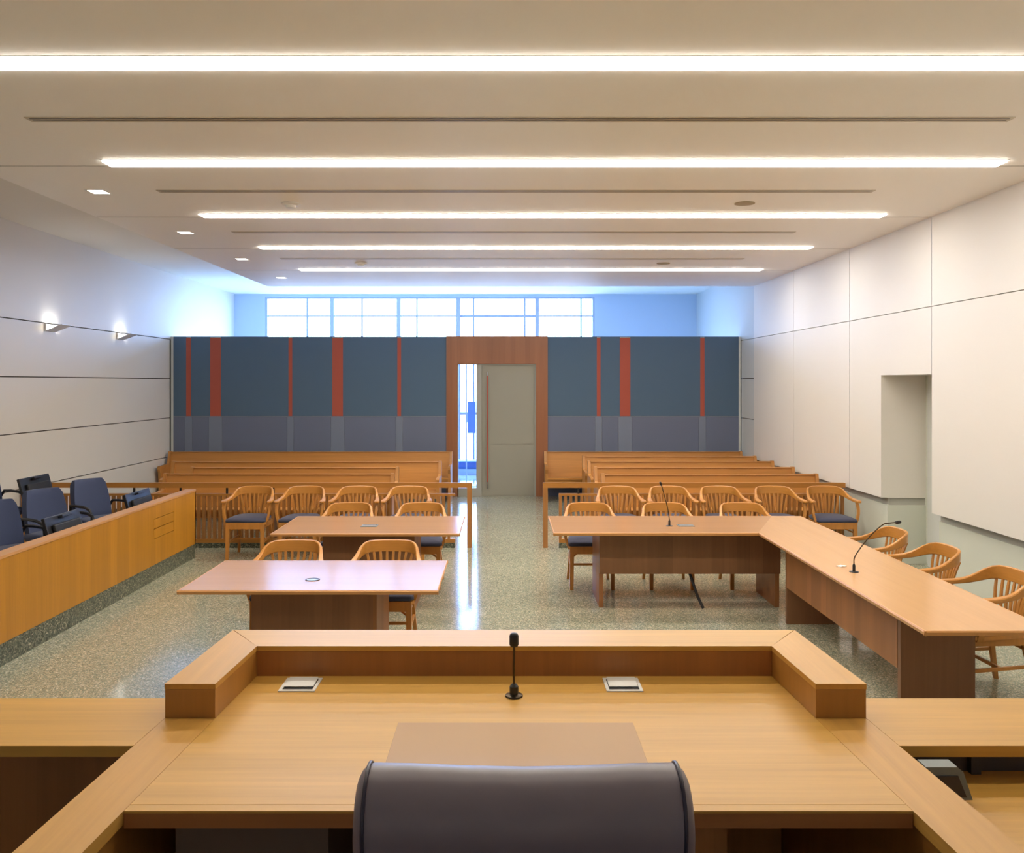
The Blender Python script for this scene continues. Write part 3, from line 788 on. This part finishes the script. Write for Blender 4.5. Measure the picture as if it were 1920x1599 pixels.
# facing panels with access doors left as separate parts
fp.box(-.02, 0, yn, 9.05, zb, zt).box(-.02, 0, 9.05, 9.6, zb, .44).box(-.02, 0, 9.6, ye, zb, zt).box(-.02, 0, 9.05, 9.6, .655, zt)
fp.build('front_panel', 'jury', jw)
B(-.02, -.001, 9.056, 9.594, .446, .545).build('access_panel', 'jury', jw)
B(-.02, -.001, 9.056, 9.594, .555, .649).build('access_panel', 'jury', jw)
B(-.10, -.02, yn, ye-.02, 0, zt).build('wall_core', 'pew_end', jw)
B(-.10, 0, ye-.02, ye, zb, zt).build('end_panel', 'jury', jw)
B(-.125, .004, yn, ye+.004, zt, .822, .003).build('cap', 'jury_cap', jw)
B(-.02, -.006, yn, ye-.006, 0, zb).build('stone_base', 'terrd', jw)
struct(B(XL+.015, jx-.102, 2.5, 10.25, 0, .12).build('floor', 'carpet'))
struct(B(XL+.015, -5.22, 2.5, 10.25, .12, .27).build('floor', 'carpet'))

def jury_chair(label, loc, rz):
    t = thing('jury_chair', label, 'chair', loc, rz, 'upholstered jury chairs')
    # backrest: curved padded slab
    rings = []
    nx = 12
    for iz in range(11):
        v = iz/10; z = .40+.47*v
        ww = .225*(1-.10*(v-.35)**2*4)*(.94 if iz in (0, 10) else 1)
        lean = .16+.10*v
        th = .04 if 0 < iz < 10 else .02
        ring = []
        for k in range(nx+1):
            u = -1+2*k/nx; ring.append(Vector((u*ww, lean-.045*(1-u*u)*-1-.02-th, z)))
        for k in range(nx+1):
            u = 1-2*k/nx; ring.append(Vector((u*ww, lean+.045*(1-u*u)-.02+th, z)))
        rings.append(ring)
    MB().loft(rings).build('backrest', 'juryblue', t, True, 60)
    MB().box(-.24, .24, -.27, .20, .36, .45, .035).build('seat', 'juryblue', t, True, 60)
    for s in (-1, 1):
        pts = [(s*.24, .20, .52), (s*.27, .16, .60), (s*.28, .05, .605), (s*.28, -.10, .60), (s*.28, -.18, .575), (s*.275, -.215, .51), (s*.26, -.20, .42), (s*.2, -.1, .35)]
        MB().tube(pts, .016, 8).build('armrest', 'black', t, True)
    MB().box(-.17, .17, -.15, .15, .335, .36).build('mechanism', 'black', t)
    MB().tube([(0, 0, .07), (0, 0, .34)], .025, 12).build('column', 'black', t, True)
    for k in range(5):
        a = k*2*PI/5
        MB().bar((0, 0, .075), (.26*math.cos(a), .26*math.sin(a), .035), .045, .03, .028, .02, (0, 0, 1)).build('base_leg', 'black', t)
        MB().tube([(.26*math.cos(a)-.015*math.sin(a), .26*math.sin(a)+.015*math.cos(a), .025), (.26*math.cos(a)+.015*math.sin(a), .26*math.sin(a)-.015*math.cos(a), .025)], .025, 10).build('caster', 'black', t, True)
    return t
R70 = math.radians(62)
j0 = jury_chair('slate-blue jury chair in the front row, farthest from the viewer', (-4.62, 9.75, .12), R70)
dup(j0, (-4.64, 8.82, .12), R70, 'slate-blue jury chair in the front row, between the two wall monitors')
dup(j0, (-4.62, 7.93, .12), R70, 'slate-blue jury chair in the front row, cut by the left frame edge')
dup(j0, (-5.72, 9.45, .27), R70, 'slate-blue jury chair in the back row beside the raised monitor')

def jury_monitor(label, loc, rz, tilt):
    t = thing('jury_monitor', label, 'monitor', loc, rz, 'black monitors in the jury box')
    # faces -Y locally; its back (seen in the photograph) faces +Y
    R = Matrix.Rotation(tilt, 3, 'X'); c = Vector((0, 0, .0))
    MB().obox(c, (.62, .03, .36), R, .006).build('casing', 'black', t)
    MB().obox(c+R @ Vector((0, -.0165, 0)), (.58, .002, .32), R).build('screen', 'screen', t)
    MB().obox(c+R @ Vector((0, .03, -.02)), (.46, .035, .24), R, .012).build('rear_housing', 'blackmatte', t)
    MB().obox(c+R @ Vector((0, .035, .155)), (.17, .045, .022), R, .004).build('top_bracket', 'black', t)
    MB().tube([c+R @ Vector((0, .05, -.04)), c+R @ Vector((0, .10, -.09)), c+Vector((0, .10, -.30))], .022, 10).build('mount_arm', 'black', t, True)
    return t
# rz turns local +Y toward the well (+X)
m0 = jury_monitor('black monitor back just above the jury box wall, nearer the viewer', (-4.03, 7.82, .73), math.radians(-90), .28)
dup(m0, (-4.03, 9.42, .73), math.radians(-90), 'black monitor back just above the jury box wall, near its far end')
dup(m0, (-5.35, 9.75, .86), math.radians(-90), 'tallest black monitor back in the jury box, standing against the white wall')
B2 = thing('monitor_desk', 'low wooden divider behind the front row of jury chairs carrying a monitor', 'barrier', (-5.2, 0, .12))
B(-.02, .02, 9.1, 10.22, 0, .45).build('panel', 'pew_end', B2)

# lobby beyond the glass
lb = thing('lobby_bench', 'low blue lobby bench seen through the glass beside the door', 'bench', (-.8, 18.6, 0))
B(-.9, .7, -.25, .25, .25, .42, .03).build('seat', plain('lobby_blue', (60, 96, 170), .5), lb)
B(-.8, -.7, -.2, .2, 0, .25).build('leg', 'steel', lb); B(.5, .6, -.2, .2, 0, .25).build('leg', 'steel', lb)

ls = thing('lobby_stand', 'blue board on a slim dark post seen through the glass beside the door', 'sign', (-.80, 17.4, 0))
B(-.012, .012, -.012, .012, .02, 2.5).build('post', 'alu', ls); B(-.2, .2, -.2, .2, 0, .02).build('base', 'alu', ls)
B(.03, .19, -.02, .0, 1.08, 1.72).build('board', plain('board_blue', (92, 128, 190), .5), ls)
B(.012, .03, -.012, .0, 1.3, 1.5).build('bracket', 'alu', ls)

# ------------------------------------------------------------------ light
w = bpy.data.worlds.new('daylight'); bpy.context.scene.world = w; w.use_nodes = True
nt = w.node_tree; bg = nt.nodes['Background']
tc = nt.nodes.new('ShaderNodeTexCoord'); sp = nt.nodes.new('ShaderNodeSeparateXYZ'); cr = nt.nodes.new('ShaderNodeValToRGB')
nt.links.new(tc.outputs['Generated'], sp.inputs['Vector']); ma = nt.nodes.new('ShaderNodeMapRange'); ma.inputs['From Min'].default_value = -1
nt.links.new(sp.outputs['Z'], ma.inputs['Value']); nt.links.new(ma.outputs['Result'], cr.inputs['Fac'])
e0 = cr.color_ramp.elements.new(.485); e0.color = (.10, .13, .20, 1)
cr.color_ramp.elements[0].position = 0; cr.color_ramp.elements[0].color = (.10, .13, .20, 1)
e1 = cr.color_ramp.elements.new(.51); e1.color = (.34, .54, 1.0, 1)
cr.color_ramp.elements[3].position = .95; cr.color_ramp.elements[3].color = (.22, .42, 1.0, 1)
nt.links.new(cr.outputs['Color'], bg.inputs['Color'])
bg.inputs['Strength'].default_value = 33.0
# window portals guide the daylight sampling
for (z0, z1) in ((2.0, 4.06),):
    L = bpy.data.lights.new('daylight_portal', 'AREA'); L.shape = 'RECTANGLE'; L.size = mull[-1]-mull[0]; L.size_y = 3.94; L.cycles.is_portal = True
    o = bpy.data.objects.new('daylight_portal', L); C.objects.link(o)
    o.location = ((mull[0]+mull[-1])/2, YE+.22, 2.09); o.rotation_euler = (-PI/2, 0, 0)

sc = bpy.context.scene
sc.view_settings.view_transform = 'Standard'; sc.view_settings.look = 'None'; sc.view_settings.gamma = 1
sc.view_settings.use_curve_mapping = False
sc.view_settings.exposure = 0.0
sc.cycles.use_denoising = True
sc.cycles.max_bounces = 8; sc.cycles.diffuse_bounces = 5; sc.cycles.glossy_bounces = 4; sc.cycles.transparent_max_bounces = 12
sc.cycles.sample_clamp_indirect = 8
